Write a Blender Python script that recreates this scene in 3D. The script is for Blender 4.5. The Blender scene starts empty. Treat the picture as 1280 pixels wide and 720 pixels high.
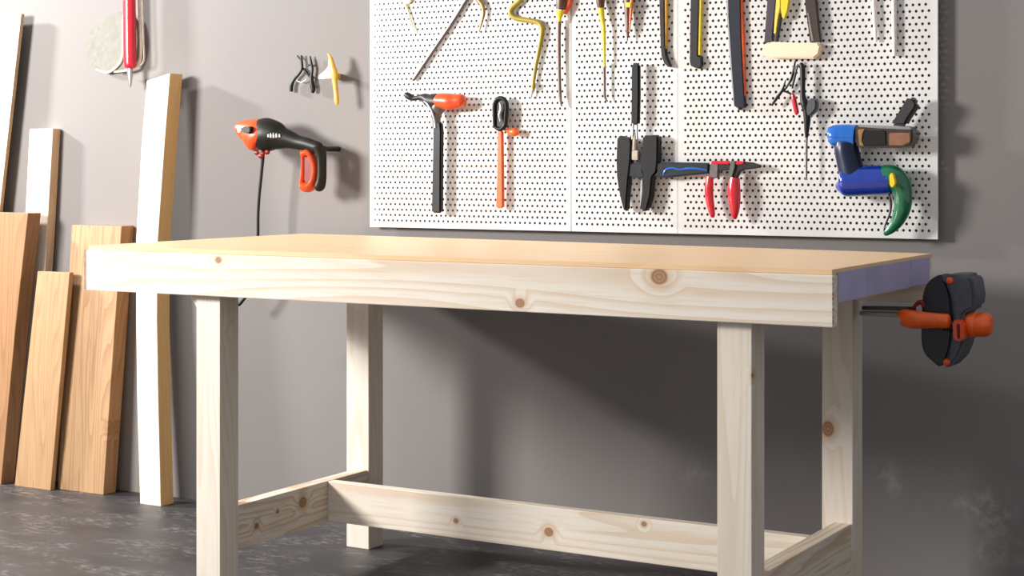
import bpy, bmesh, math, random
from mathutils import Vector
random.seed(7)
S = 1.08            # metres per scene unit (the camera height)
TH = math.radians(30.1)
FPX, CX, CY = 2084.0, 640.0, 208.0
COL = bpy.context.scene.collection
sc = bpy.context.scene

# ------------------------------------------------------------ camera
cam = bpy.data.cameras.new('camera'); co = bpy.data.objects.new('camera', cam); COL.objects.link(co)
cam.sensor_width = 36; cam.lens = FPX / 1280 * 36; cam.shift_y = -(360 - CY) / 1280
cam.clip_start = .05; co.location = (0, 0, S); co.rotation_euler = (math.pi / 2, 0, TH)
sc.camera = co
# ------------------------------------------------------------ world, light, exposure
sc.view_settings.view_transform = 'Standard'; sc.view_settings.look = 'None'
sc.view_settings.gamma = 1; sc.view_settings.use_curve_mapping = False
sc.view_settings.exposure = 0.0
w = bpy.data.worlds.new('room_light'); sc.world = w; w.use_nodes = True
w.node_tree.nodes['Background'].inputs[0].default_value = (.97, .98, 1.0, 1)
w.node_tree.nodes['Background'].inputs[1].default_value = 0.58
def area(name, loc, target, size, power, color):
    l = bpy.data.lights.new(name, 'AREA'); l.shape = 'RECTANGLE'; l.size = size[0] * S; l.size_y = size[1] * S
    l.energy = power; l.color = color
    o = bpy.data.objects.new(name, l); COL.objects.link(o)
    o.location = Vector(loc) * S
    o.rotation_euler = (Vector(target) - Vector(loc)).to_track_quat('-Z', 'Y').to_euler()
    return o
area('window_daylight', (-4.75, 1.2, 1.75), (-3.0, 3.85, 2.7), (.75, .75), 295, (1.0, .97, .93))
area('added_side_light', (-6.3, 2.95, 2.35), (-3.6, 3.85, 1.9), (.22, .22), 260, (1.0, .98, .96))  # unseen extra lamp, added to whiten the upper-left wall and lengthen plank shadows


# ------------------------------------------------------------ helpers
def ray(u, v):
    a = (u - CX) / FPX; b = -(v - CY) / FPX
    return Vector((-math.sin(TH) + a * math.cos(TH), math.cos(TH) + a * math.sin(TH), b))
def W(u, v, y):                       # a point on the vertical plane at depth y, metres
    r = ray(u, v); t = y / r.y
    return (Vector((0, 0, 1)) + r * t) * S
def WZ(u, v, z):                      # a point on the level plane at height z, metres
    r = ray(u, v); t = (z - 1) / r.z
    return (Vector((0, 0, 1)) + r * t) * S
def obj(name, bm, mat, parent=None, smooth=False, loc=None):
    me = bpy.data.meshes.new(name)
    off = parent['_loc'] if parent is not None and '_loc' in parent else (loc or (0, 0, 0))
    off = Vector(off)
    if parent is not None and '_loc' not in parent: off = Vector(LOCS[parent.name])
    for v in bm.verts: v.co -= off
    bmesh.ops.recalc_face_normals(bm, faces=bm.faces)
    bm.to_mesh(me); bm.free()
    if smooth:
        for p in me.polygons: p.use_smooth = True
        me.set_sharp_from_angle(angle=math.radians(40))
    me.materials.append(mat)
    o = bpy.data.objects.new(name, me); COL.objects.link(o)
    if parent is not None: o.parent = parent
    else: o.location = off
    LOCS[o.name] = tuple(off)
    return o
LOCS = {}
def tag(o, label, cat, group=None):
    o['label'] = label; o['category'] = cat
    if group: o['group'] = group
    return o
def thing(name, label, cat, loc, group=None):
    o = bpy.data.objects.new(name, None); COL.objects.link(o); o.empty_display_size = .05
    o.location = loc; LOCS[o.name] = tuple(loc)
    return tag(o, label, cat, group)
def struct(name, bm, mat):
    o = obj(name, bm, mat); o['kind'] = 'structure'; return o
def bev(bm, r, seg=1, edges=None):
    if r > 0: bmesh.ops.bevel(bm, geom=edges or list(bm.edges), offset=r, segments=seg, affect='EDGES', clamp_overlap=True)
def hexa(bm, pts, bevel=0):           # eight corners: bottom loop then top loop
    b2 = bmesh.new(); vs = [b2.verts.new(p) for p in pts]
    for f in ((0,1,2,3),(4,5,6,7),(0,1,5,4),(1,2,6,5),(2,3,7,6),(3,0,4,7)): b2.faces.new([vs[i] for i in f])
    bmesh.ops.recalc_face_normals(b2, faces=b2.faces); bev(b2, bevel, 2); merge(bm, b2)
def merge(bm, b2):
    me = bpy.data.meshes.new('t'); b2.to_mesh(me); b2.free(); bm.from_mesh(me); bpy.data.meshes.remove(me)
def box(x0, x1, y0, y1, z0, z1, bevel=.0012, bm=None):      # scene units
    bm = bm or bmesh.new()
    p = [(x0,y0,z0),(x1,y0,z0),(x1,y1,z0),(x0,y1,z0),(x0,y0,z1),(x1,y0,z1),(x1,y1,z1),(x0,y1,z1)]
    hexa(bm, [Vector(q) * S for q in p], bevel * S); return bm
def cat(pts, n=6, closed=False):      # Catmull-Rom through tuples
    out = []; m = len(pts)
    for i in range(m if closed else m - 1):
        P = [pts[(i + k) % m] if closed else pts[min(max(i + k, 0), m - 1)] for k in (-1, 0, 1, 2)]
        for j in range(n):
            t = j / n
            out.append(tuple(.5 * ((2*b) + (-a + c)*t + (2*a - 5*b + 4*c - d)*t*t + (-a + 3*b - 3*c + d)*t**3) for a, b, c, d in zip(*P)))
    if not closed: out.append(tuple(pts[-1]))
    return out
def plate(outline, y, thick, bevel=.0015, smooth=0, bm=None):   # outline in pixels, its front face at depth y
    bm = bm or bmesh.new(); b2 = bmesh.new()
    if smooth: outline = cat(outline, smooth, True)
    a = [b2.verts.new(W(u, v, y)) for u, v in outline]
    f = b2.faces.new(a)
    r = bmesh.ops.extrude_face_region(b2, geom=[f])
    for v in r['geom']:
        if isinstance(v, bmesh.types.BMVert): v.co.y += thick * S
    bmesh.ops.recalc_face_normals(b2, faces=b2.faces)
    if bevel:
        bev(b2, bevel * S, 2, [e for e in b2.edges if len(e.link_faces) == 2 and e.calc_face_angle(0) > .7])
    merge(bm, b2); return bm
def sweep(path, y, ratio=1.0, seg=14, n=5, bm=None, smooth=True):  # path: (u, v, half-width px[, y shift])
    bm = bm or bmesh.new()
    path = [tuple(p) + (0,) * (4 - len(p)) for p in path]
    P = cat(path, n) if smooth else path
    rings = []
    for i, (u, v, hw, dy) in enumerate(P):
        hw = max(hw, .25)
        a = P[max(i - 1, 0)]; b = P[min(i + 1, len(P) - 1)]
        tu, tv = b[0] - a[0], b[1] - a[1]; L = math.hypot(tu, tv) or 1
        nu, nv = -tv / L, tu / L
        yy = y + dy
        c = W(u, v, yy); h = W(u + nu * hw, v + nv * hw, yy) - c
        zd = (c / S - Vector((0, 0, 1))).dot(Vector((-math.sin(TH), math.cos(TH), 0)))
        d = ratio * hw * zd / FPX * S
        k = max(h.x ** 2 - (d * .5 * nu) ** 2, .3 * h.x ** 2)
        h.x = math.copysign(math.sqrt(k), h.x)
        rings.append([bm.verts.new(c + h * math.cos(q) + Vector((0, d * math.sin(q), 0))) for q in (2 * math.pi * j / seg for j in range(seg))])
    for r0, r1 in zip(rings, rings[1:]):
        for j in range(seg): bm.faces.new((r0[j], r0[(j+1) % seg], r1[(j+1) % seg], r1[j]))
    bm.faces.new(rings[0]); bm.faces.new(rings[-1]); return bm
def cyl(p0, p1, r, seg=24, bm=None, r2=None, bevel=0):              # metres
    bm = bm or bmesh.new(); b2 = bmesh.new()
    p0 = Vector(p0); p1 = Vector(p1); ax = (p1 - p0).normalized()
    a = ax.orthogonal().normalized(); b = ax.cross(a); r2 = r if r2 is None else r2
    R0 = [b2.verts.new(p0 + (a*math.cos(t) + b*math.sin(t)) * r) for t in (2*math.pi*i/seg for i in range(seg))]
    R1 = [b2.verts.new(p1 + (a*math.cos(t) + b*math.sin(t)) * r2) for t in (2*math.pi*i/seg for i in range(seg))]
    for i in range(seg): b2.faces.new((R0[i], R0[(i+1) % seg], R1[(i+1) % seg], R1[i]))
    f0 = b2.faces.new(R0); f1 = b2.faces.new(R1)
    if bevel: bev(b2, bevel, 2, list(f0.edges) + list(f1.edges))
    merge(bm, b2); return bm
def lathe(c, ax, prof, seg=28, bm=None):      # prof: (distance along axis, radius) metres
    bm = bm or bmesh.new(); c = Vector(c); ax = Vector(ax).normalized(); a = ax.orthogonal().normalized(); b = ax.cross(a)
    rings = [[bm.verts.new(c + ax*d + (a*math.cos(t) + b*math.sin(t))*max(r, 1e-4)) for t in (2*math.pi*i/seg for i in range(seg))] for d, r in prof]
    for r0, r1 in zip(rings, rings[1:]):
        for j in range(seg): bm.faces.new((r0[j], r0[(j+1) % seg], r1[(j+1) % seg], r1[j]))
    bm.faces.new(rings[0]); bm.faces.new(rings[-1]); return bm

# ------------------------------------------------------------ materials
class N:
    def __init__(s, name):
        s.m = bpy.data.materials.new(name); s.m.use_nodes = True; s.t = s.m.node_tree; s.b = s.t.nodes['Principled BSDF']
    def n(s, typ, **k):
        nd = s.t.nodes.new(typ)
        for a, b in k.items(): setattr(nd, a, b)
        return nd
    def l(s, a, b): s.t.links.new(a, b)
    def ramp(s, fac, stops):
        r = s.n('ShaderNodeValToRGB'); e = r.color_ramp.elements
        while len(e) < len(stops): e.new(.5)
        for el, (p, c) in zip(e, stops): el.position = p; el.color = tuple(c) + (1,)
        s.l(fac, r.inputs[0]); return r.outputs[0]
    def mix(s, fac, a, b, mode='MIX'):
        m = s.n('ShaderNodeMix', data_type='RGBA', blend_type=mode)
        for i, x in ((0, fac), (6, a), (7, b)):
            if hasattr(x, 'links'): s.l(x, m.inputs[i])
            else: m.inputs[i].default_value = x if i == 0 else tuple(x) + (1,)
        return m.outputs[2]
    def math(s, op, a, b=0.0, clamp=False):
        m = s.n('ShaderNodeMath', operation=op, use_clamp=clamp)
        for i, x in enumerate((a, b)):
            if hasattr(x, 'links'): s.l(x, m.inputs[i])
            else: m.inputs[i].default_value = x
        return m.outputs[0]
    def maprange(s, v, a, b, c, d):
        m = s.n('ShaderNodeMapRange', interpolation_type='SMOOTHSTEP'); s.l(v, m.inputs[0])
        for i, x in enumerate((a, b, c, d)): m.inputs[i + 1].default_value = x
        return m.outputs[0]
def flat(name, color, rough=.5, metal=0, spec=.5, var=.12, coat=0, scale=60):
    k = N(name); tc = k.n('ShaderNodeTexCoord'); no = k.n('ShaderNodeTexNoise'); no.inputs['Scale'].default_value = scale
    no.inputs['Detail'].default_value = 4; k.l(tc.outputs['Object'], no.inputs[0])
    c = k.ramp(no.outputs[0], [(.3, [x * (1 - var) for x in color]), (.7, [min(1, x * (1 + var)) for x in color])])
    k.l(c, k.b.inputs['Base Color']); k.b.inputs['Roughness'].default_value = rough; k.b.inputs['Metallic'].default_value = metal
    k.b.inputs['Specular IOR Level'].default_value = spec; k.b.inputs['Coat Weight'].default_value = coat
    return k.m
def wood(name, base, dark, axis='x', scale=1.0, contrast=.5, knots=(), rough=.55, rot=0, loc=(0, 0, 0), band=7.0):
    # knots: (world point, radius m); grain runs along the axis
    k = N(name); tc = k.n('ShaderNodeTexCoord')
    src = tc.outputs['Object']; kn = []
    for p, r in knots:
        d = k.n('ShaderNodeVectorMath', operation='SUBTRACT'); k.l(src, d.inputs[0]); d.inputs[1].default_value = Vector(p) - Vector(loc)
        sc_ = k.n('ShaderNodeVectorMath', operation='MULTIPLY'); k.l(d.outputs[0], sc_.inputs[0])
        sc_.inputs[1].default_value = {'x': (.85, .35, 1), 'z': (1, .35, .8), 'y': (.35, .85, 1)}[axis]
        ln = k.n('ShaderNodeVectorMath', operation='LENGTH'); k.l(sc_.outputs[0], ln.inputs[0])
        kn.append((ln.outputs['Value'], r))
    mp = k.n('ShaderNodeMapping'); k.l(src, mp.inputs[0])
    st = .06
    mp.inputs['Scale'].default_value = {'x': (st, 1, 1), 'z': (1, 1, st), 'y': (1, st, 1)}[axis]
    mp.inputs['Rotation'].default_value = {'x': (0, .0, .0), 'z': (0, rot, 0), 'y': (0, 0, 0)}[axis]
    big = k.n('ShaderNodeTexNoise'); big.inputs['Scale'].default_value = band * scale; big.inputs['Detail'].default_value = 1.5
    big.inputs['Roughness'].default_value = .45
    k.l(mp.outputs[0], big.inputs[0])
    f = big.outputs[0]
    for v, r in kn:                                   # the grain flows round each knot
        f = k.math('ADD', f, k.maprange(v, r * .6, r * 3.2, .075, 0.0))
    rings = k.math('FRACT', k.math('MULTIPLY', f, 16.0 * (.6 + .4 * scale)))
    line = k.maprange(rings, .35, 1.0, 0, 1)
    line = k.math('MULTIPLY', line, k.maprange(rings, .97, 1.0, 1, 0))
    fine = k.n('ShaderNodeTexNoise'); fine.inputs['Scale'].default_value = 160 * scale; fine.inputs['Detail'].default_value = 5; k.l(mp.outputs[0], fine.inputs[0])
    c = k.mix(k.math('MULTIPLY', line, contrast), base, dark)
    c = k.mix(k.math('MULTIPLY', k.maprange(fine.outputs[0], .45, .75, 0, 1), contrast * .6), c, dark)
    mott = k.n('ShaderNodeTexNoise'); mott.inputs['Scale'].default_value = 5; k.l(mp.outputs[0], mott.inputs[0])
    c = k.mix(k.maprange(mott.outputs[0], .4, .7, 0, .18), c, dark)
    for v, r in kn:
        halo = k.maprange(v, r * .8, r * 2.2, .45, 0)
        c = k.mix(halo, c, (dark[0] * .9, dark[1] * .8, dark[2] * .65))
        core = k.maprange(v, r * .75, r * 1.05, 1, 0)
        rg = k.maprange(k.math('FRACT', k.math('MULTIPLY', v, 2.6 / r)), .2, .9, .2, .75)
        c = k.mix(core, c, k.mix(rg, (.46, .26, .13), (.24, .11, .045)))
    k.l(c, k.b.inputs['Base Color']); k.b.inputs['Roughness'].default_value = rough
    bp = k.n('ShaderNodeBump'); bp.inputs['Strength'].default_value = .08; bp.inputs['Distance'].default_value = .002
    k.l(fine.outputs[0], bp.inputs['Height']); k.l(bp.outputs[0], k.b.inputs['Normal'])
    return k.m
def scuffed(name, base, patches, rough, noise_amt=.15, streak=False):
    k = N(name); tc = k.n('ShaderNodeTexCoord'); src = tc.outputs['Object']
    mp = k.n('ShaderNodeMapping'); k.l(src, mp.inputs[0])
    if streak: mp.inputs['Scale'].default_value = (1.1, 2.3, 1); mp.inputs['Rotation'].default_value = (0, 0, -.35)
    a = k.n('ShaderNodeTexNoise'); a.inputs['Scale'].default_value = 2.2; a.inputs['Detail'].default_value = 6 if streak else 2; a.inputs['Roughness'].default_value = .6 if streak else .4
    k.l(mp.outputs[0], a.inputs[0])
    c = k.ramp(a.outputs[0], [(.3, [x * (1 - noise_amt) for x in base]), (.7, [x * (1 + noise_amt) for x in base])])
    b = k.n('ShaderNodeTexNoise'); b.inputs['Scale'].default_value = 26; b.inputs['Detail'].default_value = 8; b.inputs['Roughness'].default_value = .7
    k.l(mp.outputs[0], b.inputs[0])
    if patches is None:
        d = k.n('ShaderNodeTexNoise'); d.inputs['Scale'].default_value = 4.5; d.inputs['Detail'].default_value = 3; k.l(mp.outputs[0], d.inputs[0])
        m = k.math('MULTIPLY', k.maprange(d.outputs[0], .44, .62, 0, 1), k.maprange(b.outputs[0], .46, .66, 0, .8))
        c = k.mix(m, c, (.20, .185, .18))
        e = k.n('ShaderNodeTexNoise'); e.inputs['Scale'].default_value = 3.1; e.inputs['Detail'].default_value = 5; k.l(mp.outputs[0], e.inputs[0])
        c = k.mix(k.maprange(e.outputs[0], .52, .68, 0, .55), c, [x * .5 for x in base])
    else:
        for p, r, amt in patches:
            d = k.n('ShaderNodeVectorMath', operation='DISTANCE'); k.l(src, d.inputs[0]); d.inputs[1].default_value = p
            m = k.math('MULTIPLY', k.maprange(d.outputs['Value'], r * .1, r, amt * .6, 0), k.maprange(b.outputs[0], .42, .68, 0, 1))
            c = k.mix(m, c, (.5, .48, .46))
    k.l(c, k.b.inputs['Base Color'])
    if not streak: k.b.inputs['Specular IOR Level'].default_value = .3
    rr = k.maprange(a.outputs[0], .3, .7, rough - .04, rough + .05); k.l(rr, k.b.inputs['Roughness'])
    bp = k.n('ShaderNodeBump'); bp.inputs['Strength'].default_value = .12; bp.inputs['Distance'].default_value = .004
    k.l(b.outputs[0], bp.inputs['Height']); k.l(bp.outputs[0], k.b.inputs['Normal'])
    return k.m

YW = 3.85                              # the wall
YB = 3.824                             # front of the perforated board
PINE = (.80, .73, .64); PINE_D = (.60, .42, .25)
OAK = (.43, .262, .135); OAK_D = (.29, .15, .065)
M_black = flat('black_plastic', (.010, .010, .011), .42, spec=.25)
M_dark = flat('dark_steel', (.028, .025, .027), .4, .3, spec=.3)
M_blackblue = flat('blue_black_steel', (.012, .016, .026), .35, .0, spec=.35)
M_steel = flat('brushed_steel', (.42, .41, .42), .3, .9)
M_greysteel = flat('grey_steel', (.16, .14, .145), .35, .7)
M_orange = flat('orange_plastic', (.85, .115, .008), .35, coat=.2)
M_redorange = flat('red_orange_plastic', (.75, .075, .012), .35, coat=.2)
M_deepred = flat('deep_red_plastic', (.20, .008, .006), .4, spec=.3)
M_red = flat('red_grip', (.62, .012, .025), .22, coat=.4)
M_yellow = flat('yellow_paint', (.80, .58, .02), .4)
M_olive = flat('olive_yellow_paint', (.34, .25, .02), .4, .0)
M_amber = flat('amber_plastic', (.75, .42, .06), .35)
M_cream = flat('cream_plastic', (.80, .72, .60), .5)
M_brown = flat('brown_wood_handle', (.11, .04, .022), .4, var=.35)
M_bronze = flat('bronze_metal', (.34, .19, .07), .35, .6)
M_blue = flat('glossy_blue_plastic', (.004, .03, .28), .16, coat=.6)
M_navy = flat('navy_rubber', (.006, .012, .04), .3, spec=.3)
M_skyblue = flat('bright_blue_plastic', (.006, .12, .5), .18, coat=.5)
M_green = flat('glossy_green_plastic', (.008, .13, .06), .18, coat=.5)
M_slate = flat('slate_grey_plastic', (.065, .07, .085), .45)
M_ink = flat('ink_black_plastic', (.02, .021, .028), .4)
M_print = flat('pale_print', (.5, .5, .48), .5)

# ------------------------------------------------------------ setting
wp = [(W(1240, 640, YW), .09, .9), (W(1112, 597, YW), .07, .7), (W(1232, 690, YW), .06, .5), (W(1200, 630, YW), .03, .5),
      (W(870, 590, YW), .07, .35), (W(392, 530, YW), .06, .08), (W(250, 588, YW), .05, .2), (W(1265, 690, YW), .06, .6)]
M_wall = scuffed('grey_painted_wall', (.215, .198, .192), wp, .78, .05)
M_floor = scuffed('worn_concrete_floor', (.040, .038, .040), None, .5, .30, True)
struct('wall_back', box(-9, 3.2, YW, YW + .15, -.02, 2.6, 0), M_wall)
struct('floor', box(-9, 3.2, -2.5, YW + .15, -.12, 0, 0), M_floor)

# ------------------------------------------------------------ workbench
BX0, BX1 = -2.898, -1.030
YF = 2.956
BL = Vector((-1.87, 3.3, 0)) * S
bench = thing('workbench', 'long pale pine workbench with four square legs standing on the concrete floor', 'workbench', BL)
def pm(name, axis, knots=(), contrast=.5, base=PINE, dark=PINE_D, band=7.0, scale=1.0):
    return wood(name, base, dark, axis, scale, contrast, knots, loc=BL, band=band)
ZA0, ZA1 = .703, .799
M_ap = pm('pine_front_rail', 'x', [(W(824, 346, YF), .019), (W(650, 379, YF), .0115), (W(273, 325, YF), .009)], .5, scale=1.0)
obj('front_rail', box(BX0, BX1, YF, YF + .026, ZA0, ZA1, .0012), M_ap, bench)
obj('rear_rail', box(BX0 + .02, BX1 - .003, 3.585, 3.612, ZA0, ZA1 - .002), pm('pine_rear_rail', 'x'), bench)
# the board on top
b = bmesh.new(); z0, z1 = ZA1, ZA1 + .0105
q = [(BX0 + .004, YF + .004), (BX1 - .002, YF + .004), (BX1 - .004, 3.614), (BX0 + .01, 3.80)]
hexa(b, [Vector((x, y, z)) * S for z in (z0 + .0003, z1) for x, y in q], .001 * S)
M_top = wood('tan_board_top', (.80, .56, .33), (.68, .43, .22), 'x', 1, .45, (), loc=BL, rough=.45)
obj('tabletop', b, M_top, bench)
# end board on the right, brown strip on the left
M_lilac = flat('lilac_grey_paint', (.42, .385, .60), .5, var=.08, scale=9)
b = box(BX1 - .026, BX1 - .002, YF + .028, 3.583, .745, ZA1 - .001)
eb = obj('end_board', b, pm('pine_end', 'y'), bench)
ys = [YF + .030, 3.155, 3.16, 3.44, 3.443, 3.582]
b = bmesh.new()
for a, c in ((0, 1), (2, 3), (4, 5)): box(BX1 - .0018, BX1 + .0005, ys[a], ys[c], .747, ZA1 + .004, .0004, b)
o = obj('tape_strip', b, M_lilac, eb); o['label'] = 'lilac grey covering in three lengths'
M_endstrip = flat('brown_end_strip', (.28, .16, .095), .6, var=.3)
obj('left_end_strip', box(BX0 - .012, BX0 - .0005, YF + .004, 3.6, ZA0 + .002, ZA1), M_endstrip, bench)  # thin dark brown strip added along the left end
# end grain of the front rail
b = bmesh.new()
for i in range(22):
    z = ZA0 + .004 + random.random() * (ZA1 - ZA0 - .010)
    x = BX1 + .0001; yy = YF + .0005 + random.random() * .0035
    box(x - .001, x + .0004, yy, yy + .0022, z, z + .003, 0, b)
obj('end_grain', b, flat('end_grain_brown', (.33, .21, .12), .7, var=.3), bench)
LW = .0715; YFL = YF + .0268; YBL = 3.577
xl0, xr0 = -2.577, -1.2715
legk = {(0, 0): [(W(285, 420, YFL), .012)], (1, 1): [(W(1035, 536, YBL), .017)], (1, 0): [(W(943, 470, YFL), .008)], (0, 1): []}
for i, x in enumerate((xl0, xr0)):
    for j, y in enumerate((YFL, YBL)):
        obj('leg', box(x, x + LW, y, y + .066, 0, ZA1 - .0003 if j == 0 else ZA1 - .0003), pm('pine_leg', 'z', legk[(i, j)], .3, band=9), bench)
ZS = .2067; ZS0 = .106
M_side = pm('pine_side_stretcher', 'y', [((xl0 + LW - .005, 3.33, ZS - .028), .016)], .75, band=10)
for i, x in enumerate((xl0, xr0)):
    kn = [(Vector((x + LW, 3.30, ZS - .035)) * S, .016), (Vector((x + LW, 3.12, ZS - .06)) * S, .009), (Vector((x+LW, 3.2, ZS - .04)) * S, .006)] if i == 0 else []
    obj('side_stretcher', box(x + .028, x + LW - .004, YFL + .0665, YBL + (-.0005), ZS0 - .002, ZS), pm('pine_side_stretcher', 'y', kn, .8, band=10), bench)
obj('long_stretcher', box(xl0 + LW - .0035, xr0 + .0275, 3.402, 3.430, ZS0, ZS - .0005),
    pm('pine_long_stretcher', 'x', [(W(686, 665, 3.402), .0125), (W(570, 651, 3.402), .0075), (W(805, 655, 3.402), .007)], .45), bench)
b = bmesh.new(); x = xl0 - .0005
for s in (0,):
    vs = [(x, ZA0 - .045), (x, ZA0 + .01), (x - .035, ZA0 + .01), (x - .026, ZA0 - .004)]
    P = [Vector((a, YFL + .012, z)) * S for a, z in vs] + [Vector((a, YFL + .022, z)) * S for a, z in vs]
    hexa(b, P, 0)
obj('corner_brace', b, pm('pine_brace', 'x'), bench)

# ------------------------------------------------------------ leaning planks
def plank(name, label, rows, ybase, t, mat_args, group='timber planks leaning on the wall', ytop=None, cut=0.0, side=None):
    # rows: (v, u left, u right) of the front face from the top down; the last one stands on the floor
    base = rows[-1]; zt = W(rows[0][1], rows[0][0], YW - t).z / S
    ytop = ytop or YW - t - .002
    R = []
    for v, ul, ur in rows:
        vv = v
        z_est = W((ul + ur) / 2, v, (ybase + ytop) / 2).z / S
        k = min(max(z_est / zt, 0), 1); y = ybase + (ytop - ybase) * k
        l = W(ul, v, y); r = W(ur, v, y)
        z = (l.z + r.z) / 2
        R.append((l.x, r.x, y * S, z))
    l = list(R[-1]); l[3] = 0.0; R[-1] = tuple(l)
    bm = bmesh.new(); V = []
    tt = t * S
    for l, r, y, z in R:
        V.append([bm.verts.new((l, y, z)), bm.verts.new((r, y, z)), bm.verts.new((r, y + tt, z)), bm.verts.new((l, y + tt, z))])
    for v in V[0][:1]: v.co.z -= cut
    V[0][3].co.z -= cut
    for a, c in zip(V, V[1:]):
        for j in range(4): bm.faces.new((a[j], a[(j+1) % 4], c[(j+1) % 4], c[j]))
    bm.faces.new(V[0]); bm.faces.new(V[-1])
    bmesh.ops.recalc_face_normals(bm, faces=bm.faces)
    bev(bm, .0012, 1, [e for e in bm.edges if e.calc_face_angle(0) > .8])
    loc = (R[-1][0], R[-1][2], 0)
    bs, dk, con, kn, band = mat_args
    m = wood(name + '_wood', bs, dk, 'z', 1, con, kn, loc=loc, band=band)
    o = obj(name, bm, m, None, loc=loc); tag(o, label, 'plank', group)
    if side:
        o.data.materials.append(wood(name + '_edge_wood', side[0], side[1], 'z', 1, .35, (), loc=loc, band=band))
        for p in o.data.polygons:
            if abs(p.normal.x) > .8: p.material_index = 1
    return o
plank('timber_plank', 'tallest white plank at the far left edge, thin with a tan side', [(20, -60, 26.5), (255, -92, 0), (598, -135, -38)], 3.793, .015,
      (PINE, PINE_D, .3, (), 7), ytop=3.806, cut=.004, side=((.55, .38, .2), (.35, .2, .1)))
plank('timber_plank', 'narrow pale plank rising behind the others beside the tallest white one', [(161, 37, 66), (340, 28, 56), (602, 14, 42)], 3.80, .034,
      (PINE, PINE_D, .35, (), 7), side=((.72, .50, .30), (.5, .3, .15)))
plank('timber_plank', 'thick brown plank in front at the left edge with a small knot in its side', [(266, -20, 35), (410, -34, 19), (603, -56, 1)], 3.725, .055,
      ((.36, .19, .085), (.22, .10, .04), .5, [(W(31, 372, 3.79), .007)], 7), ytop=3.736)
plank('timber_plank', 'shortest tan plank standing between two wider brown ones', [(340, 47, 87), (606, 18, 63)], 3.735, .018,
      (OAK, OAK_D, .5, (), 12), ytop=3.75)
plank('timber_plank', 'widest tan plank with arched grain whose top is left of the tall white post', [(282, 89.5, 152), (612, 72, 129)], 3.765, .054,
      (OAK, OAK_D, .7, [(W(138, 535, 3.79), .012)], 11))
plank('timber_plank', 'tall narrow white post with an orange tan side behind the left end of the workbench', [(92, 183.5, 212.5), (180, 177, 205.5), (300, 170, 197), (400, 170, 196), (510, 171.5, 198), (630, 175, 201)], 3.722, .056,
      (PINE, (.62, .42, .22), .35, (), 7), ytop=3.768, cut=.022, side=((.80, .50, .20), (.62, .36, .13)))

# ------------------------------------------------------------ perforated board in three panels
M_board = flat('white_painted_steel', (.70, .685, .672), .4, var=.02)
def panel(x0, x1, z0, z1, label):
    bm = bmesh.new(); P = .0150; r = .0036; y = YB; t = .008; mrg = .006
    nc = int((x1 - x0 - 2 * mrg) / P); nr = int((z1 - z0 - 2 * mrg) / P)
    mx = (x1 - x0 - nc * P) / 2; mz = (z1 - z0 - nr * P) / 2
    vd = {}
    def vt(x, z, yy=y):
        k = (round(x, 6), round(z, 6), round(yy, 6))
        if k not in vd: vd[k] = bm.verts.new(Vector((x, yy, z)) * S)
        return vd[k]
    def quad(a0, a1, c0, c1): bm.faces.new((vt(a0, c0), vt(a1, c0), vt(a1, c1), vt(a0, c1)))
    quad(x0, x1, z0, z0 + mz); quad(x0, x1, z1 - mz, z1)
    for rr in range(nr):
        za = z0 + mz + rr * P; zb = za + P; odd = rr % 2
        xa = x0 + mx + (P / 2 if odd else 0); n = nc - (1 if odd else 0)
        quad(x0, xa, za, zb); quad(xa + n * P, x1, za, zb)
        for cc in range(n):
            c = xa + cc * P; mxx, mzz = c + P / 2, za + P / 2
            sq = [(c, za), (mxx, za), (c + P, za), (c + P, mzz), (c + P, zb), (mxx, zb), (c, zb), (c, mzz)]
            hl = [(mxx + r * math.cos(a), mzz + r * math.sin(a)) for a in (math.radians(225 + 45 * i) for i in range(8))]
            so = [vt(*p) for p in sq]; ho = [vt(*p) for p in hl]; hb = [vt(p[0], p[1], y + .003) for p in hl]
            for i in range(8):
                j = (i + 1) % 8
                bm.faces.new((so[i], so[j], ho[j], ho[i])); bm.faces.new((ho[i], ho[j], hb[j], hb[i]))
    for a, c in (((x0, z0), (x1, z0)), ((x1, z0), (x1, z1)), ((x1, z1), (x0, z1)), ((x0, z1), (x0, z0))):
        bm.faces.new((vt(*a), vt(*c), vt(c[0], c[1], y + t), vt(a[0], a[1], y + t)))
    me_loc = (x0 * S, YB * S, z0 * S)
    th = thing('pegboard_panel', label, 'pegboard', me_loc, 'white perforated panels on the wall')
    me = bpy.data.meshes.new('sheet')
    for v in bm.verts: v.co -= Vector(me_loc)
    bm.to_mesh(me); bm.free(); me.materials.append(M_board)
    o = bpy.data.objects.new('sheet', me); COL.objects.link(o); o.parent = th
    for x in (x0 + .035, x1 - .055):
        for z in (z0 + .05, z1 - .05): obj('mounting_spacer', box(x, x + .02, YB + .0085, YW - .0002, z - .01, z + .01, .0005), M_greysteel, th)
px = [W(u, 290, YB).x / S for u in (462.5, 714, 847, 1172)]
pz = W(800, 291, YB).z / S
ZT = 1.62
panel(px[0], px[1] - .0012, pz, ZT, 'left white perforated panel, holding the orange hammer')
panel(px[1] + .0012, px[2] - .0006, pz, ZT, 'narrow middle white perforated panel behind the black clamp')
panel(px[2] + .0006, px[3], pz, ZT, 'right white perforated panel behind the blue and green power tool')

# ------------------------------------------------------------ small tools on the bare wall
def T(name, label, cat_, u, v, y, group=None): return thing(name, label, cat_, W(u, v, y), group)
def screws(u, v, y, r=3): return sweep([(u, v - r, .5), (u, v - r * .6, r * .8), (u, v, r), (u, v + r * .6, r * .8), (u, v + r, .5)], y, .6, n=2)

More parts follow.
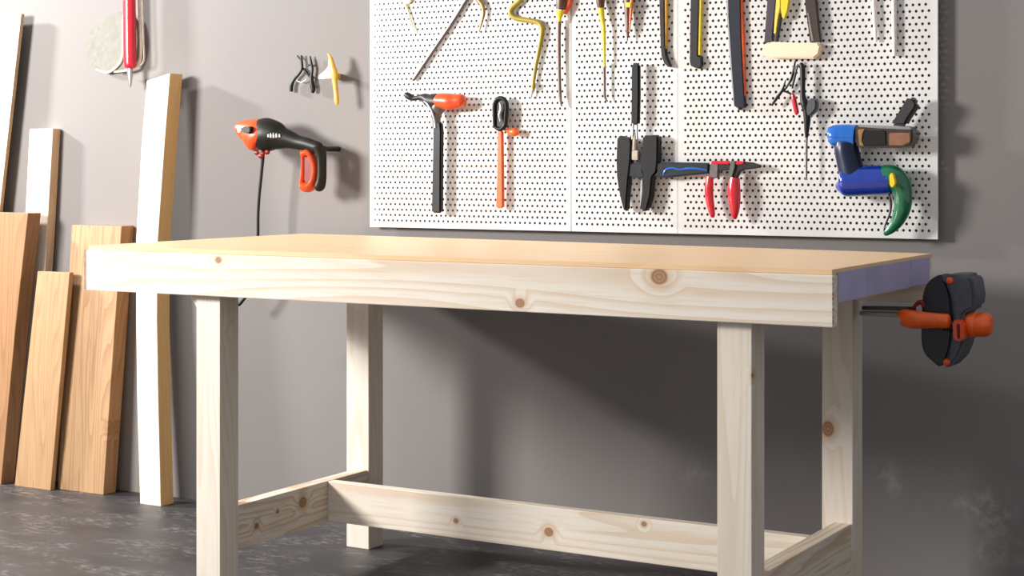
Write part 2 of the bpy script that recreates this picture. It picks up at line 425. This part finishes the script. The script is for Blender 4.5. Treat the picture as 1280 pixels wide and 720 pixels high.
# disc with a cream rim
t = T('round_disc', 'round grey disc hanging on the wall behind the red handled tool', 'disc', 140, 92, YW - .006)
disc = [(152, 14), (134, 21), (118, 32), (109, 48), (107, 62), (111, 76), (121, 87), (135, 91), (150, 90), (162, 84), (170, 68), (172, 45), (166, 22)]
obj('disc_face', plate(disc, YW - .012, .0115, .001, 4), flat('grey_green_felt', (.19, .187, .16), .8), t, True)
obj('rim_cord', sweep([(155, 14, 1.2), (154, 40, 1.3), (153.5, 66, 1.3), (149, 80, 1.4), (135, 90.5, 1.5), (120, 86.5, 1.0)], YW - .0165, n=6), M_cream, t, True)
t = T('cord_loop', 'cream cord loop hanging just right of the red handled tool', 'cord', 176, 80, YW - .01)
obj('cord', sweep([(174, -60, 1.6), (174, 0, 1.7), (175.5, 40, 1.7), (175.5, 70, 1.8), (171, 82, 1.8), (158, 88, 1.5), (143, 90, 1.0)], YW - .026, n=6,
    bm=sweep([(177, -60, 1.0), (178, 0, 1.0), (179.5, 50, 1.0), (180, 74, 1.0), (176, 82, 1.0)], YW - .012, n=6)), M_cream, t, True)
t = T('red_screwdriver', 'red handled screwdriver with a short steel tip hanging point down on the wall', 'screwdriver', 162, 84, YW - .03)
obj('handle', sweep([(161.5, -46, 3), (161.5, -42, 6.5), (161.6, 0, 7.0), (162, 40, 7.2), (162.5, 78, 6.9), (163, 84, 5.5), (163, 86, 2)], YW - .046, 1, 16), M_red, t, True)
obj('blade', sweep([(162.3, 85, 3.4), (162.4, 96, 3.0), (162.6, 103, 2.2), (162.6, 109, 1.2)], YW - .046, .8), M_steel, t, True)

# small spring clamp
t = T('spring_clamp', 'small black spring clamp opened in an H shape on the bare wall', 'clamp', 378, 92, YW - .01)
obj('left_arm', sweep([(376.5, 69, 1), (377, 76, 1.5), (377.5, 85, 1.6), (374, 92, 1.7), (368, 99, 1.8), (364.5, 106, 2.3), (364, 114.5, 2.2)], YW - .012, 1), M_black, t, True)
obj('right_arm', sweep([(387.5, 70, .9), (389, 78, 1.4), (390.5, 86, 1.5), (389.5, 95, 1.7), (390, 104, 2.8), (391.5, 112, 2.6), (390.5, 116, 1.8)], YW - .012, 1,
    bm=sweep([(377, 86, 1), (380, 86.5, 1.6), (384, 92, 1.6), (389, 97, 1.5)], YW - .007)), M_black, t, True)
obj('jaw_pad', sweep([(371.5, 69.5, 1), (374, 72.5, 1.1), (376.5, 75, 1)], YW - .012), M_dark, t, True)
obj('jaw_pad', sweep([(389.5, 80, 1), (386, 81.5, 1.2), (385, 82.5, .8)], YW - .012), M_dark, t, True)
obj('spring', sweep([(371, 101, .5), (377, 103, .6), (383, 99, .5)], YW - .012), M_steel, t, True)
# yellow clamp
t = T('yellow_scraper', 'yellow handled scraper with a pale rounded blade on the bare wall', 'scraper', 418, 95, YW - .02)
obj('handle', sweep([(410, 67, 1), (413.5, 73, 2.4), (416, 84, 3.6), (418, 92, 4.2), (418.5, 100, 3.2), (420, 114, 2.8), (421, 127, 2.8), (421.3, 131, 1.4)], YW - .055, .9), M_amber, t, True)
obj('blade', plate([(411, 70), (414.5, 78), (416, 96), (408, 98), (398, 98.5), (399, 94), (405, 89), (410, 82)], YW - .054, .006, .001, 3), flat('pale_yellow_plastic', (.80, .70, .40), .4), t, True)
obj('back_lug', box(*[W(416, 90, YW-.03).x / S + d for d in (-.008, .008)], YW - .05, YW - .0003, W(416, 95, YW-.03).z / S - .008, W(416, 95, YW-.03).z / S + .008, .002), M_amber, t)

# heat gun with hook and cable
YG = YW - .085
t = T('heat_gun', 'orange and black electric heat gun with a looped handle hung on the wall', 'power tool', 345, 172, YG)
black = [(319, 170, 12, 0), (323, 169, 18), (332, 168.5, 21.3), (343, 170, 19), (352, 172.5, 14.5), (361, 174.5, 11.5), (372, 178, 9.2), (382, 180, 8.6), (390, 182.5, 8.2), (397, 185, 7.8), (400, 187, 6)]
obj('motor_housing', sweep(black, YG, .8, 20, 5), flat('olive_black_plastic', (.012, .011, .008), .42, spec=.25), t, True)
sh = [(296.5, 166, 2), (299, 164, 9), (304, 163, 12.5), (311, 164, 15.5), (318, 166.5, 19.2), (325, 170.5, 20.6), (329, 173.5, 19.5), (331, 175, 17)]
nose = obj('nose_shell', sweep(sh, YG - .002, .86, 20, 5), M_redorange, t, True)
obj('vent_slot', plate([(301, 159.5), (311.5, 158), (311.5, 166), (302, 165.5)], YG - .054, .024, .002, 2), M_black, nose, True)
b = plate([(296.5, 159.5), (300.5, 159.2), (300.5, 165), (296.5, 166)], YG - .034, .012, .002)
obj('nozzle_tip', b, M_steel, nose, True)
lip = [(317, 150), (329, 149), (325, 156), (322, 168), (326, 180), (335, 190), (338, 193), (336, 194), (322, 190), (318, 184), (315, 170), (314, 158)]
hb_ = sweep([(399, 184, 7), (402, 196, 5.2), (402.5, 210, 4.8), (402, 224, 5), (399.5, 234, 5.5), (397.5, 238, 3)], YG, 1.5, 14)
obj('rear_grip', hb_, flat('brown_black_rubber', (.02, .016, .012), .5, spec=.25), t, True)
hl = sweep([(379, 188, 3), (381, 192, 4.6), (386, 191, 4.5), (391.5, 198, 3.8), (394.5, 211, 3.2), (392.5, 226, 4.2), (387, 234, 6), (381, 233, 6), (378.5, 229, 3.4), (379.3, 215, 2.6), (379.5, 200, 2.6), (379.3, 191, 3)], YG, 1.8, 12)
obj('handle_loop', hl, M_redorange, t, True)
obj('trigger', plate([(379, 194), (386, 194), (390.5, 203), (391.5, 214), (389, 226), (381, 229), (378.5, 215)], YG - .004, .012, .002, 2), M_deepred, t, True)
b = bmesh.new()
for i, (u, h) in enumerate(((334, 3), (337.2, 4), (340.6, 4.2), (344.2, 3.8), (348, 3))):
    plate([(u, 170 - h * .4), (u + .8, 170 - h), (u + 1.8, 170 - h * .2), (u + 2.0, 170 + h * .6), (u + 1.2, 170 + h * .3), (u + .4, 170 + h * .7)], YG - .0375 + .0028 * i, .006, 0, 0, b)
obj('printed_mark', b, M_print, t)
b = screws(321, 191, YG - .01, 3.0)
for q in ((328, 192), (334, 190), (326, 195)): merge(b, screws(q[0], q[1], YG - .012, 3.4))
obj('cable_gland', b, M_deepred, t, True)
cb = sweep([(328.5, 193, 2.2, 0), (328.3, 200, 2.0), (326.5, 220, 1.8), (324, 245, 1.7), (322.6, 270, 1.7), (322.3, 300, 1.7), (320, 340, 1.7), (310, 366, 1.9), (304, 375, 1.9), (299, 380.5, 2.2), (297.5, 382, 1)], YG, 1, 10, 6)
obj('power_cable', cb, M_black, t, True)
hk = W(401, 186, YG)
b = cyl((hk.x, (YG + .01) * S, hk.z), (hk.x, YW * S - .0003, hk.z), .008, 12)
h_ = obj('wall_hook', b, M_dark, None, True, loc=(hk.x, YW * S, hk.z)); tag(h_, 'dark peg behind the heat gun holding it off the wall', 'hook')

# ------------------------------------------------------------ tools on the board
def depth(px_half): return px_half * .0024
# faint yellow awl
t = T('thin_awl', 'faded yellow thin awl at the top left of the pegboard', 'awl', 505, 5, YB - .01)
obj('handle', plate([(496, -34), (507, -36), (515, -8), (511, 4), (503, 3), (499, -6)], YB - .010, .0097, .002, 3), flat('washed_yellow_plastic', (.85, .74, .50), .5), t, True)
obj('blade', sweep([(506, 2, 1.6), (511, 16, 1.3), (515, 30, 1.2), (519, 42, .7)], YB - .006), flat('pale_lime_metal', (.66, .64, .32), .4), t, True)
# long dividers
t = T('divider_compass', 'large dividers with one long grey straight leg and one short bronze curved leg', 'dividers', 590, 0, YB - .02)
obj('long_leg', sweep([(593, -18, 3.2), (584, -2, 3.1), (566, 27, 2.7), (545, 58, 2.5), (528, 83, 2.5), (518, 98, 2.2), (516, 101, 1.1)], YB - .009, .9), M_greysteel, t, True)
obj('curved_leg', sweep([(590, -18, 3), (596, -3, 3.4), (602.5, 6, 3.0), (604.5, 16, 2.4), (602.5, 26, 1.8), (600, 35, 1.2), (599, 41, .5)], YB - .012, .8), M_bronze, t, True)
obj('hinge', sweep([(591, -30, 2), (591, -26, 5), (591, -20, 6), (591, -14, 4.5), (591, -11, 2)], YB - .012, .8), M_bronze, t, True)
# yellow bent rod
t = T('bent_rod', 'olive yellow rod bent in a zigzag with a small steel tip', 'hand tool', 640, 20, YB - .015)
obj('rod', sweep([(668, -34, 3.6), (660, -14, 3.7), (650, 0, 3.6), (640, 10, 3.6), (638.5, 17, 3.6), (645, 23, 3.4), (660, 25.5, 3.2), (672, 28, 3.3), (677, 33, 3.4), (677.5, 42, 3.2), (674, 62, 2.9), (670, 82, 2.5), (667.5, 98, 2.3), (666.7, 104, 2.3)], YB - .010, 1), M_olive, t, True)
obj('rod_tip', sweep([(666.7, 103, 2.6), (666.5, 112, 2.4), (665, 117, 1.3), (663.5, 124, .6)], YB - .010, 1), M_steel, t, True)
obj('dark_sleeve', sweep([(667, 104, 2.9), (666.5, 111, 2.9)], YB - .014, 1, n=2), M_olive, t, True)
# two slim screwdrivers and a short one
def slim(label, top, ferr, shaft, hm, w=5.5, fw=4):
    t = T('slim_screwdriver', label, 'screwdriver', top[-1][0], top[-1][1], YB - .02, 'slim screwdrivers on the pegboard')
    obj('handle', sweep(top, YB - .020, 1), hm, t, True)
    obj('ferrule', sweep(ferr, YB - .020, .9), M_yellow, t, True)
    obj('shaft', sweep([(a[0], a[1], a[2] * 1.35) for a in shaft], YB - .016, .9), flat('brown_grey_metal', (.17, .12, .10), .4, .3), t, True); return t
t = slim('brown handled slim screwdriver with a short yellow collar, left of its yellow shafted twin', [(704, -56, 3), (703, -50, 7), (703, -15, 7.5), (702, 2, 7), (701, 12, 6)],
     [(700.5, 13, 5.6), (700, 18, 4.2), (699.5, 23, 2.6), (699, 27, 1.6)], [(699, 24, 2.1), (698.5, 50, 1.9), (699, 90, 1.7), (700, 118, 1.6), (702, 133, .8)], M_brown)
obj('orange_wing', plate([(707, -6), (712, -3), (711, 6), (704, 18), (703, 12), (706, 3)], YB - .02, .018, .001, 2), M_orange, t, True)
slim('slim screwdriver with a long yellow tapered shaft ending in a hooked grey tip', [(749, -56, 3), (749.5, -50, 6), (750, -20, 6.5), (750.5, 0, 5.6), (751, 10, 4.2)],
     [(751, 10, 4.2), (752.5, 22, 3.4), (754.5, 34, 2.6), (755, 55, 2.2), (755.5, 80, 1.6), (755.5, 84, 1.2)], [(755.2, 78, 1.5), (755.5, 100, 1.4), (756, 120, 1.3), (759.5, 127, .7)], M_brown)
t = T('short_awl', 'short awl with an orange and dark brown tapering body and a needle tip', 'awl', 785, 0, YB - .02)
obj('body', sweep([(785, -48, 3), (785, -44, 6), (785, -12, 6), (785, 0, 5.6), (785, 12, 4.8), (785, 26, 3.8), (785, 38, 2.8), (784.5, 44, 1.4), (784, 52, .5)], YB - .017, .8), M_brown, t, True)
obj('orange_edge', sweep([(789.5, -40, 1.8), (790, -5, 2.2), (789, 12, 2), (787.5, 30, 1.2), (786.5, 40, .6)], YB - .022, .8), M_orange, t, True)
obj('collar', plate([(781, 3), (788.5, 3), (788, 9), (782, 9)], YB - .034, .01, .001), M_yellow, t)
# files and rasps
def strip(name, label, outline, edge, m1, m2, cat_='file', y=YB - .016, th=.0155, e2=None, m3=None):
    t = T(name, label, cat_, outline[0][0], outline[0][1], y, 'long files on the pegboard')
    obj('blade', plate(outline, y, th, .0012), m1, t, False)
    if edge: obj('edge_strip', plate(edge, y + .003, th - .0032, .0008), m2, t, False)
    if e2: obj('bright_edge', plate(e2, y + .002, th - .0022, .0006), m3, t, False)
    return t
strip('curved_file', 'narrow dark file with a yellow edge curving to a point at its lower end',
      [(823.5, -50), (829.5, -50), (830, 20), (830.5, 58), (832, 70), (837.5, 83), (835, 84), (830, 79), (826.5, 70), (825.5, 55), (824, 0)],
      [(830.2, -50), (833, -50), (833, 20), (832.5, 55), (831.2, 62), (830.6, 30)], M_dark, M_amber)
strip('flat_file', 'black flat file with a yellow edge and a rounded blue black end',
      [(864, -50), (873.5, -50), (873, 10), (871.5, 60), (871.5, 70), (876, 72), (876.5, 82), (873, 86), (868, 84.5), (863, 82), (862, 76), (863, 10)],
      [(873.8, -50), (877.5, -50), (876, 20), (875, 69), (872.2, 69), (873.2, 10)], M_dark, M_yellow)
strip('broad_file', 'widest and longest black file with a silver left edge reaching lowest on the board',
      [(910, -50), (924, -50), (925, 0), (926, 50), (928, 90), (930.5, 134), (925, 134.5), (924.5, 137.5), (922.5, 137.5), (922, 134.5), (919, 134), (915, 80), (911, 20)],
      [(924.3, -50), (926.3, -50), (927, 0), (929.5, 60), (930.2, 90), (931, 120), (930, 120), (928.3, 90), (926.3, 50), (925.2, 0)], M_blackblue, M_orange,
      e2=[(907, -50), (909.7, -50), (910.7, 20), (914.7, 80), (918.5, 133), (917, 133), (912.5, 80), (908.5, 20)], m3=M_steel)
# wooden block and the tools standing over it
yb = YB - .022
t = T('wooden_block', 'pale wooden block with a tapered lower edge under the black and yellow handles', 'block', 988, 72, yb)
obj('block_body', plate([(957, 54), (966, 52), (1000, 53.5), (1022, 54), (1025.5, 58), (1023, 68), (1016, 73.5), (985, 73), (965, 72.5), (950.5, 69), (952, 62)], yb, .0215, .003), wood('beech_block', (.86, .68, .49), (.72, .50, .30), 'x', 1, .3, (), loc=W(988, 72, yb)), t, True)
t = T('strap_handle', 'flat dark handle slanting down to the left end of the wooden block', 'handle', 965, 50, yb, 'dark handles above the wooden block')
obj('grip', plate([(961, -50), (971, -50), (969.5, 0), (965, 46), (966, 51.3), (956.5, 53), (955, 55), (956, 40), (959, 0)], yb, .012, .002), flat('dark_plum_plastic', (.05, .035, .05), .4), t)
t = T('strap_handle', 'wider dark brown handle slanting down to the right end of the wooden block', 'handle', 1018, 50, yb, 'dark handles above the wooden block')
obj('grip', plate([(1003, -50), (1016, -50), (1020, 0), (1023, 30), (1026, 52.5), (1012, 53), (1010, 35), (1006.5, 10)], yb, .012, .002), flat('dark_umber_plastic', (.045, .028, .02), .35), t)
obj('bright_inlay', plate([(1009, 16), (1010.5, 15), (1015, 40), (1017, 51), (1014.5, 51.5), (1012.5, 42)], yb - .0008, .004, .0003), flat('grey_edge', (.22, .18, .16), .4), t)
t = T('yellow_pliers', 'yellow handled pliers with a thin dark tip between the two dark handles', 'pliers', 975, 40, yb)
obj('left_handle', plate([(970.5, -50), (975, -50), (975.3, 8), (972, 25), (970, 42), (966.8, 42), (968, 20), (969.5, 0)], yb + .001, .010, .0015), flat('lemon_plastic', (.88, .68, .10), .35), t)
obj('right_handle', plate([(975.8, -50), (985, -50), (986, 0), (984, 14), (980, 24), (977.2, 22), (975.7, 10)], yb + .001, .010, .0015), M_yellow, t)
obj('dark_tip', plate([(975.2, 16), (977, 18), (975, 32), (971.6, 52.5), (969, 53), (971, 40)], yb + .003, .008, .0006), M_dark, t)
# two pale rods
for lab, pts in (('shorter pale cream rod hanging near the right edge of the pegboard', [(1092, -40, 3.2), (1092.5, 0, 3.2), (1094, 30, 3.0), (1095, 52, 2.0)]),
                 ('longer pale cream rod hanging nearest the right edge of the pegboard', [(1117, -40, 3.6), (1117.5, 0, 3.6), (1118, 40, 3.6), (1118.5, 70, 2.8)])):
    o = obj('pale_rod', sweep(pts, YB - .0085, 1), flat('pale_rod_paint', (.80, .72, .68), .5), None, True, loc=tuple(W(pts[0][0], 0, YB)))
    tag(o, lab, 'rod', 'pale rods on the pegboard')

# hammer with orange cap
yh = YB - .03
t = T('claw_hammer', 'black handled claw hammer with an orange capped head', 'hammer', 545, 266, yh)
obj('handle', plate([(540.5, 152), (550, 152), (551.3, 165), (550.8, 200), (550.5, 264), (549, 266.5), (540, 266.5), (538.8, 264), (540.2, 200), (540.6, 165)], yh - .008, .018, .004), M_black, t, True)
obj('neck', sweep([(549, 130, 9.5), (546, 138, 8.5), (545.5, 147, 5.4), (545.5, 160, 4.8)], yh, 1.0), M_greysteel, t, True)
obj('claw', sweep([(506, 119.5, 2), (508.5, 119, 4.2), (513, 121.5, 4.2), (517, 123, 3.2), (524, 122, 3.6), (531, 122.5, 6), (538, 126, 9), (546, 127, 10.5), (550, 127, 10)], yh, 1.0), M_dark, t, True)
obj('claw_edge', sweep([(530, 127, .6), (535, 131, 1.6), (540, 140, 1.6), (543, 151, 1.2), (544, 160, .8)], yh - .019, .8), M_steel, t, True)
obj('head_cap', sweep([(545, 125, 7.5), (547.5, 126, 9.6), (556, 126.5, 10.3), (563, 127, 10.6), (570, 126.5, 9.2), (577, 125.5, 8.2), (580.5, 125.5, 5.5), (582, 125.5, 2)], yh - .003, 1.0), M_redorange, t, True)
# orange cutter
yh = YB - .026
t = T('hook_cutter', 'slim orange handled cutter with a black looped head', 'cutter', 624, 262, yh)
obj('handle', plate([(621.5, 163), (627.5, 163), (628.2, 210), (628.6, 258), (627, 260.5), (620.5, 260.5), (619.4, 258), (621.2, 210)], yh, .012, .003), M_orange, t, True)
lp = sweep([(618.5, 160, 2.2), (618.2, 145, 2.6), (618.5, 130, 2.8), (622.5, 123.5, 2.9), (629, 123.5, 2.9), (633, 130, 2.8), (632.5, 145, 2.8), (631, 157, 2.8), (625, 161.5, 2.8), (619.5, 159, 2.4)], yh, 1.2)
obj('head_loop', lp, M_black, t, True)
obj('head_plate', plate([(619, 128), (622, 124), (629, 124), (632.5, 129), (632, 158), (625, 161.5), (619.5, 158)], yh, .012, .002), M_dark, t)
obj('loop_insert', sweep([(625, 129, 1), (626.5, 136, 2), (624.5, 144, 2), (626, 152, 1.6)], yh - .008, 1), M_steel, t, True)
obj('thumb_catch', sweep([(629, 161, 1.2), (634, 163.5, 2.2), (640, 165, 5), (645, 165, 5.2), (648, 164, 3)], yh + .006, .9), M_orange, t, True)
# black bar clamp
yc = YB - .034
t = T('bar_clamp', 'big black clamp with two tapered jaws and an upright black grip', 'clamp', 800, 264, yc)
obj('upright_grip', plate([(789, 80), (791, 78.5), (796.5, 78.5), (798.6, 80), (798.8, 120), (798, 154), (796.5, 156), (789.5, 156), (788.3, 154), (788.8, 120)], yc, .014, .004), M_black, t, True)
obj('neck', sweep([(791.5, 155, 1.4), (791, 166, 1.3), (790.5, 174, 1.3)], yc + .008, bm=sweep([(796, 155, 1.6), (796, 166, 1.4), (796.5, 174, 1.4)], yc + .008)), M_steel, t, True)
obj('spindle_block', plate([(789, 188), (797.5, 188), (797.5, 200), (789, 200)], yc + .004, .014, .002, bm=sweep([(794, 165, 1), (793.5, 176, 3.5), (793, 188, 4)], yc + .012)), flat('tan_metal', (.42, .36, .28), .4, .3), t)
obj('left_jaw', plate([(771, 171), (775, 169.5), (787.5, 172.5), (789, 178), (788, 200), (785.5, 222), (783.5, 245), (782.5, 263), (779.5, 264.5), (776, 252), (772.5, 235), (770.5, 221), (769.8, 200)], yc, .026, .004), M_black, t, True)
obj('right_jaw', plate([(803, 169.5), (821, 168.5), (822.3, 171), (822, 200), (820.5, 215), (815, 222), (813, 245), (808.5, 262), (805, 264.5), (800.5, 263.5), (801, 250), (804, 222), (799.5, 210), (801.5, 190)], yc, .026, .004), M_black, t, True)
obj('jaw_liner', plate([(800.8, 226), (803.2, 224), (803, 240), (801, 256), (799.6, 262), (799.8, 245)], yc + .004, .012, .0006), M_steel, t)
obj('bar', plate([(784, 203), (800, 203), (815, 202.5), (860, 203), (886, 203.5), (886, 217), (860, 219.5), (833, 222.5), (815, 221.5), (800, 223), (785, 222)], yc + .004, .018, .004), M_blackblue, t, True)
obj('blue_highlight_strip', sweep([(829, 219, .8), (832, 212.5, 1.3), (840, 210, 1.2), (850, 212, 1), (860, 210.5, 1.4), (872, 211, 1.2), (884, 213, .8)], yc + .0035, .6), M_skyblue, t, True)
# red pliers
yp = YB - .030
t = T('red_pliers', 'pliers with two curved red handles hanging below a dark pointed jaw', 'pliers', 905, 270, yp)
def grip(pts): return sweep(pts, yp, .9, 16)
obj('left_handle', grip([(887.5, 221, 4.6), (886.5, 232, 5.6), (886.5, 245, 5.6), (888.5, 258, 4.8), (890.5, 268, 3.6), (891, 272, 2)]), M_red, t, True)
obj('right_handle', grip([(918.5, 222, 6.5), (917.5, 235, 8.2), (918, 250, 8.0), (918.5, 262, 6.2), (918.5, 270, 4), (918.5, 274, 2)]), M_red, t, True)
obj('left_arm', plate([(888, 204), (898, 204), (897, 222), (887, 224), (886.5, 214)], yp - .004, .014, .002), M_greysteel, t)
obj('jaw', plate([(898, 204), (920, 205), (930, 202), (940, 203), (950, 206.5), (950, 209.5), (940, 211), (930, 212), (924, 215), (921, 222), (912, 229), (911.5, 220), (914, 212), (897, 214)], yp - .003, .014, .002), M_dark, t)
obj('red_top_bar', plate([(889, 201), (911, 201), (911, 205), (889, 205)], yp - .006, .012, .001, 0, plate([(919, 201), (930, 201.5), (929, 205), (919, 206)], yp - .006, .012, .001)), M_red, t)
obj('pivot_arm', plate([(913.5, 201), (919, 201), (918, 210), (914.5, 222), (912.5, 228), (911, 220), (912, 210)], yp - .0085, .006, .001), flat('green_grey_metal', (.12, .13, .10), .4, .4), t)
# snips hanging + knife
ys_ = YB - .016
t = T('small_snips', 'small open snips with one black and one red handle hanging under the wooden block', 'snips', 985, 112, ys_)
obj('blade_pair', sweep([(994, 76, 1.2), (992.5, 84, 1.5), (989, 98, 1.4), (984, 108, 1.3), (980, 113, 1.2)], ys_, bm=sweep([(997.5, 80, 1), (993, 98, 1.6), (991, 106, 1.5), (990.5, 111, 1)], ys_)), M_blackblue, t, True)
obj('black_handle', sweep([(982, 100, .8), (979, 110, 1.4), (976, 116, 1.8), (970, 124, 2), (964.5, 132, 1.4)], ys_ - .003, bm=sweep([(978, 113.5, 1.2), (985, 115.5, 1.4), (990.5, 119, 1.3)], ys_ - .003)), M_black, t, True)
obj('red_handle', sweep([(990.5, 117, 1.8), (992, 122, 3.2), (994, 132, 3.4), (996, 141, 3.2), (997, 143, 1.5)], ys_ - .003), M_red, t, True)
obj('steel_link', sweep([(983, 108, .8), (989, 101, 1.4), (994, 90, 1.2), (995.5, 82, .8)], ys_ + .004), M_steel, t, True)
yk = YB - .024
t = T('black_screwdriver', 'black screwdriver with a bulged grip and long thin steel blade under the wooden block', 'screwdriver', 1007, 150, yk)
obj('handle', sweep([(1000.5, 79, 2), (1003, 84, 3.6), (1003.5, 100, 3.4), (1003.5, 115, 3.4), (1004, 123, 4.2), (1006, 130, 5.5), (1008, 138, 5), (1009, 150, 4.6), (1008.5, 162, 3.4), (1008.2, 172, 1.9)], yk, .9), M_black, t, True)
obj('thumb_guard', plate([(1010, 124), (1018, 123), (1020.5, 127), (1020, 136), (1014, 144), (1008, 146), (1006, 134)], yk - .008, .02, .004, 2), M_slate, t, True)
obj('blade', sweep([(1008.2, 168, 1.7), (1008, 195, 1.6), (1008, 225, 1.3)], yk, .8), M_greysteel, t, True)

# blue and green power tool
yd = YB - .045
t = T('power_drill', 'glossy blue power tool with a green curved grip and steel front on the pegboard', 'power tool', 1085, 240, yd)
obj('head_cover', sweep([(1035.5, 172, 5), (1037.5, 171.5, 11), (1043, 170.5, 14), (1052, 170, 14.6), (1062, 170, 14.6), (1070, 170.5, 14.6)], yd, .8, 18), M_skyblue, t, True)
obj('steel_front', plate([(1068, 156), (1100, 157.5), (1136, 157.5), (1141, 160), (1142, 170), (1139, 182), (1130, 184.5), (1100, 185), (1072, 184.5), (1068, 180)], yd - .018, .05, .005), flat('smoked_steel', (.11, .085, .07), .2, .8), t, True)
obj('top_rail', plate([(1072, 155.5), (1138, 158.5), (1139, 162), (1100, 160.5), (1072, 158.5)], yd - .024, .01, .002), M_steel, t)
obj('side_window', plate([(1081, 163), (1107, 163), (1108, 182), (1082, 182.5), (1078, 173)], yd - .0215, .005, .002, 0), M_black, t)
obj('brass_ring', plate([(1072, 162), (1081, 161), (1078, 167), (1077, 176), (1080, 182.5), (1074, 182)], yd - .0225, .005, .001), M_bronze, t)
obj('copper_end', plate([(1111, 166), (1138, 166), (1138, 178), (1128, 182), (1111, 182)], yd - .021, .005, .002), flat('copper_shine', (.36, .18, .11), .3, .7), t)
obj('side_handle', plate([(1112, 157), (1132, 124), (1136, 120.5), (1141, 122), (1146, 128), (1145, 135), (1136, 148), (1131, 157.5)], yd - .006, .028, .006), flat('black_rubber_grip', (.022, .018, .022), .5), t, True)
obj('neck', sweep([(1058, 178, 14.5), (1058, 186, 16), (1061, 200, 16.5), (1064, 212, 17), (1067, 222, 17), (1068, 228, 15)], yd, .85, 18), M_navy, t, True)
obj('body', sweep([(1049.5, 226, 5), (1051, 227, 13), (1056, 227, 18.5), (1068, 226.5, 19.3), (1085, 226, 19), (1100, 225.5, 18.8), (1114, 225, 18)], yd, .85, 20), M_blue, t, True)
gp = [(1102, 225, 17), (1108, 224, 18), (1116, 224, 17.5), (1124, 230, 16), (1128, 240, 13.2), (1129, 252, 12), (1127, 264, 11), (1122, 276, 8.8), (1115, 285, 6.5), (1108, 291, 4), (1105, 292.5, 2)]
gg = obj('curved_grip', sweep(gp, yd, .85, 20), M_green, t, True)
obj('yellow_badge', plate([(1112, 217), (1116, 216), (1118, 222), (1119.5, 229), (1116, 234.5), (1112.5, 232), (1111.5, 225)], yd - .0385, .012, .002, 2), M_yellow, gg, True)
obj('trigger_bar', sweep([(1111, 242, 1.2), (1113.5, 254, 1.8), (1112.5, 266, 1.6), (1107, 280, 1.4), (1105, 288, 1)], yd, .9), M_ink, gg, True)

# ------------------------------------------------------------ clamp on the end of the bench
yv = 3.46
t = T('bench_clamp', 'slate grey and orange bench clamp sticking out from the right end of the workbench', 'clamp', 1150, 396, yv)
def wx(u, v): return W(u, v, yv)
obj('screw_rod', cyl(W(1077, 391.5, 3.605), W(1134, 393.5, 3.41), .0065), M_steel, t, True)
b = bmesh.new(); bk = Vector((.01, .02, 0)) * S
q = [W(1077, 387.3, 3.60), W(1136, 389, 3.41), W(1136, 389, 3.41) + bk, W(1077, 387.3, 3.60) + bk]
hexa(b, q + [W(1077, 382.5, 3.60), W(1136, 384, 3.41), W(1136, 384, 3.41) + bk, W(1077, 382.5, 3.60) + bk], .001)
obj('clamp_bar', b, M_ink, t)
obj('orange_grip', sweep([(1126.5, 397, 6), (1128, 396.5, 10), (1136, 398.5, 11.5), (1145, 399.5, 11.3), (1160, 400.5, 10.2), (1175, 401, 9.4), (1185, 401.5, 9), (1187.5, 401.5, 6)], yv - .06, 1, 20), M_orange, t, True)
obj('inner_shell', plate([(1176, 344), (1166, 347), (1157, 356), (1152, 372), (1151, 395), (1150.5, 425), (1154, 441), (1163, 451), (1177, 460), (1186, 446), (1191, 425), (1192, 395), (1190, 370), (1184, 352)], yv - .035, .07, .008, 3), M_ink, t, True)
b = plate([(1172, 347), (1184, 343.5), (1200, 342.5), (1211, 344), (1216, 352), (1219, 370), (1217, 386), (1207, 391), (1203, 396), (1206, 412), (1204, 432), (1197, 448), (1186, 459), (1177.5, 460.5), (1186, 443), (1190, 420), (1191.5, 395), (1189, 372), (1182, 354)], yv - .05, .09, .008)
osh = obj('outer_shell', b, M_slate, t, True)
obj('orange_wheel_knob', plate([(1190, 402), (1193, 400.5), (1201, 401), (1204, 404), (1204.5, 420), (1202, 426), (1195, 427.5), (1191, 424)], yv - .078, .04, .005), M_redorange, t, True)
obj('knob_rib', plate([(1195.5, 405), (1199, 405), (1199.5, 423), (1196.5, 424)], yv - .082, .01, .0015), M_deepred, t)
obj('orange_end_knob', sweep([(1209.5, 407, 10), (1211.5, 406.5, 15), (1216, 406.5, 16.2), (1219.5, 406.5, 16), (1220.5, 406.5, 14.6), (1222, 406.5, 14.8), (1230, 406, 15.4), (1236, 406, 14), (1239.5, 406, 11), (1240.5, 406, 6)], yv - .03, 1, 22), M_orange, t, True)
obj('knob_axle', sweep([(1180, 407, 7), (1222, 406, 7)], yv - .03, 1, 14, 2), M_ink, t, True)
for q in ((1187, 351), (1183, 453)): 
    p = wx(*q); p = W(q[0], q[1], yv - .052)
    bmm = lathe(p + Vector((0, .006, 0)), (0, -1, 0), [(0, .008), (.006, .008), (.009, .006), (.010, .002)])
    obj('red_button', bmm, M_redorange, t, True)
obj('release_lever', sweep([(1139, 387, 1.5), (1144, 382, 2.4), (1149, 378, 3.2), (1153, 379, 3), (1154, 384, 2)], yv - .06, 1), M_deepred, t, True)
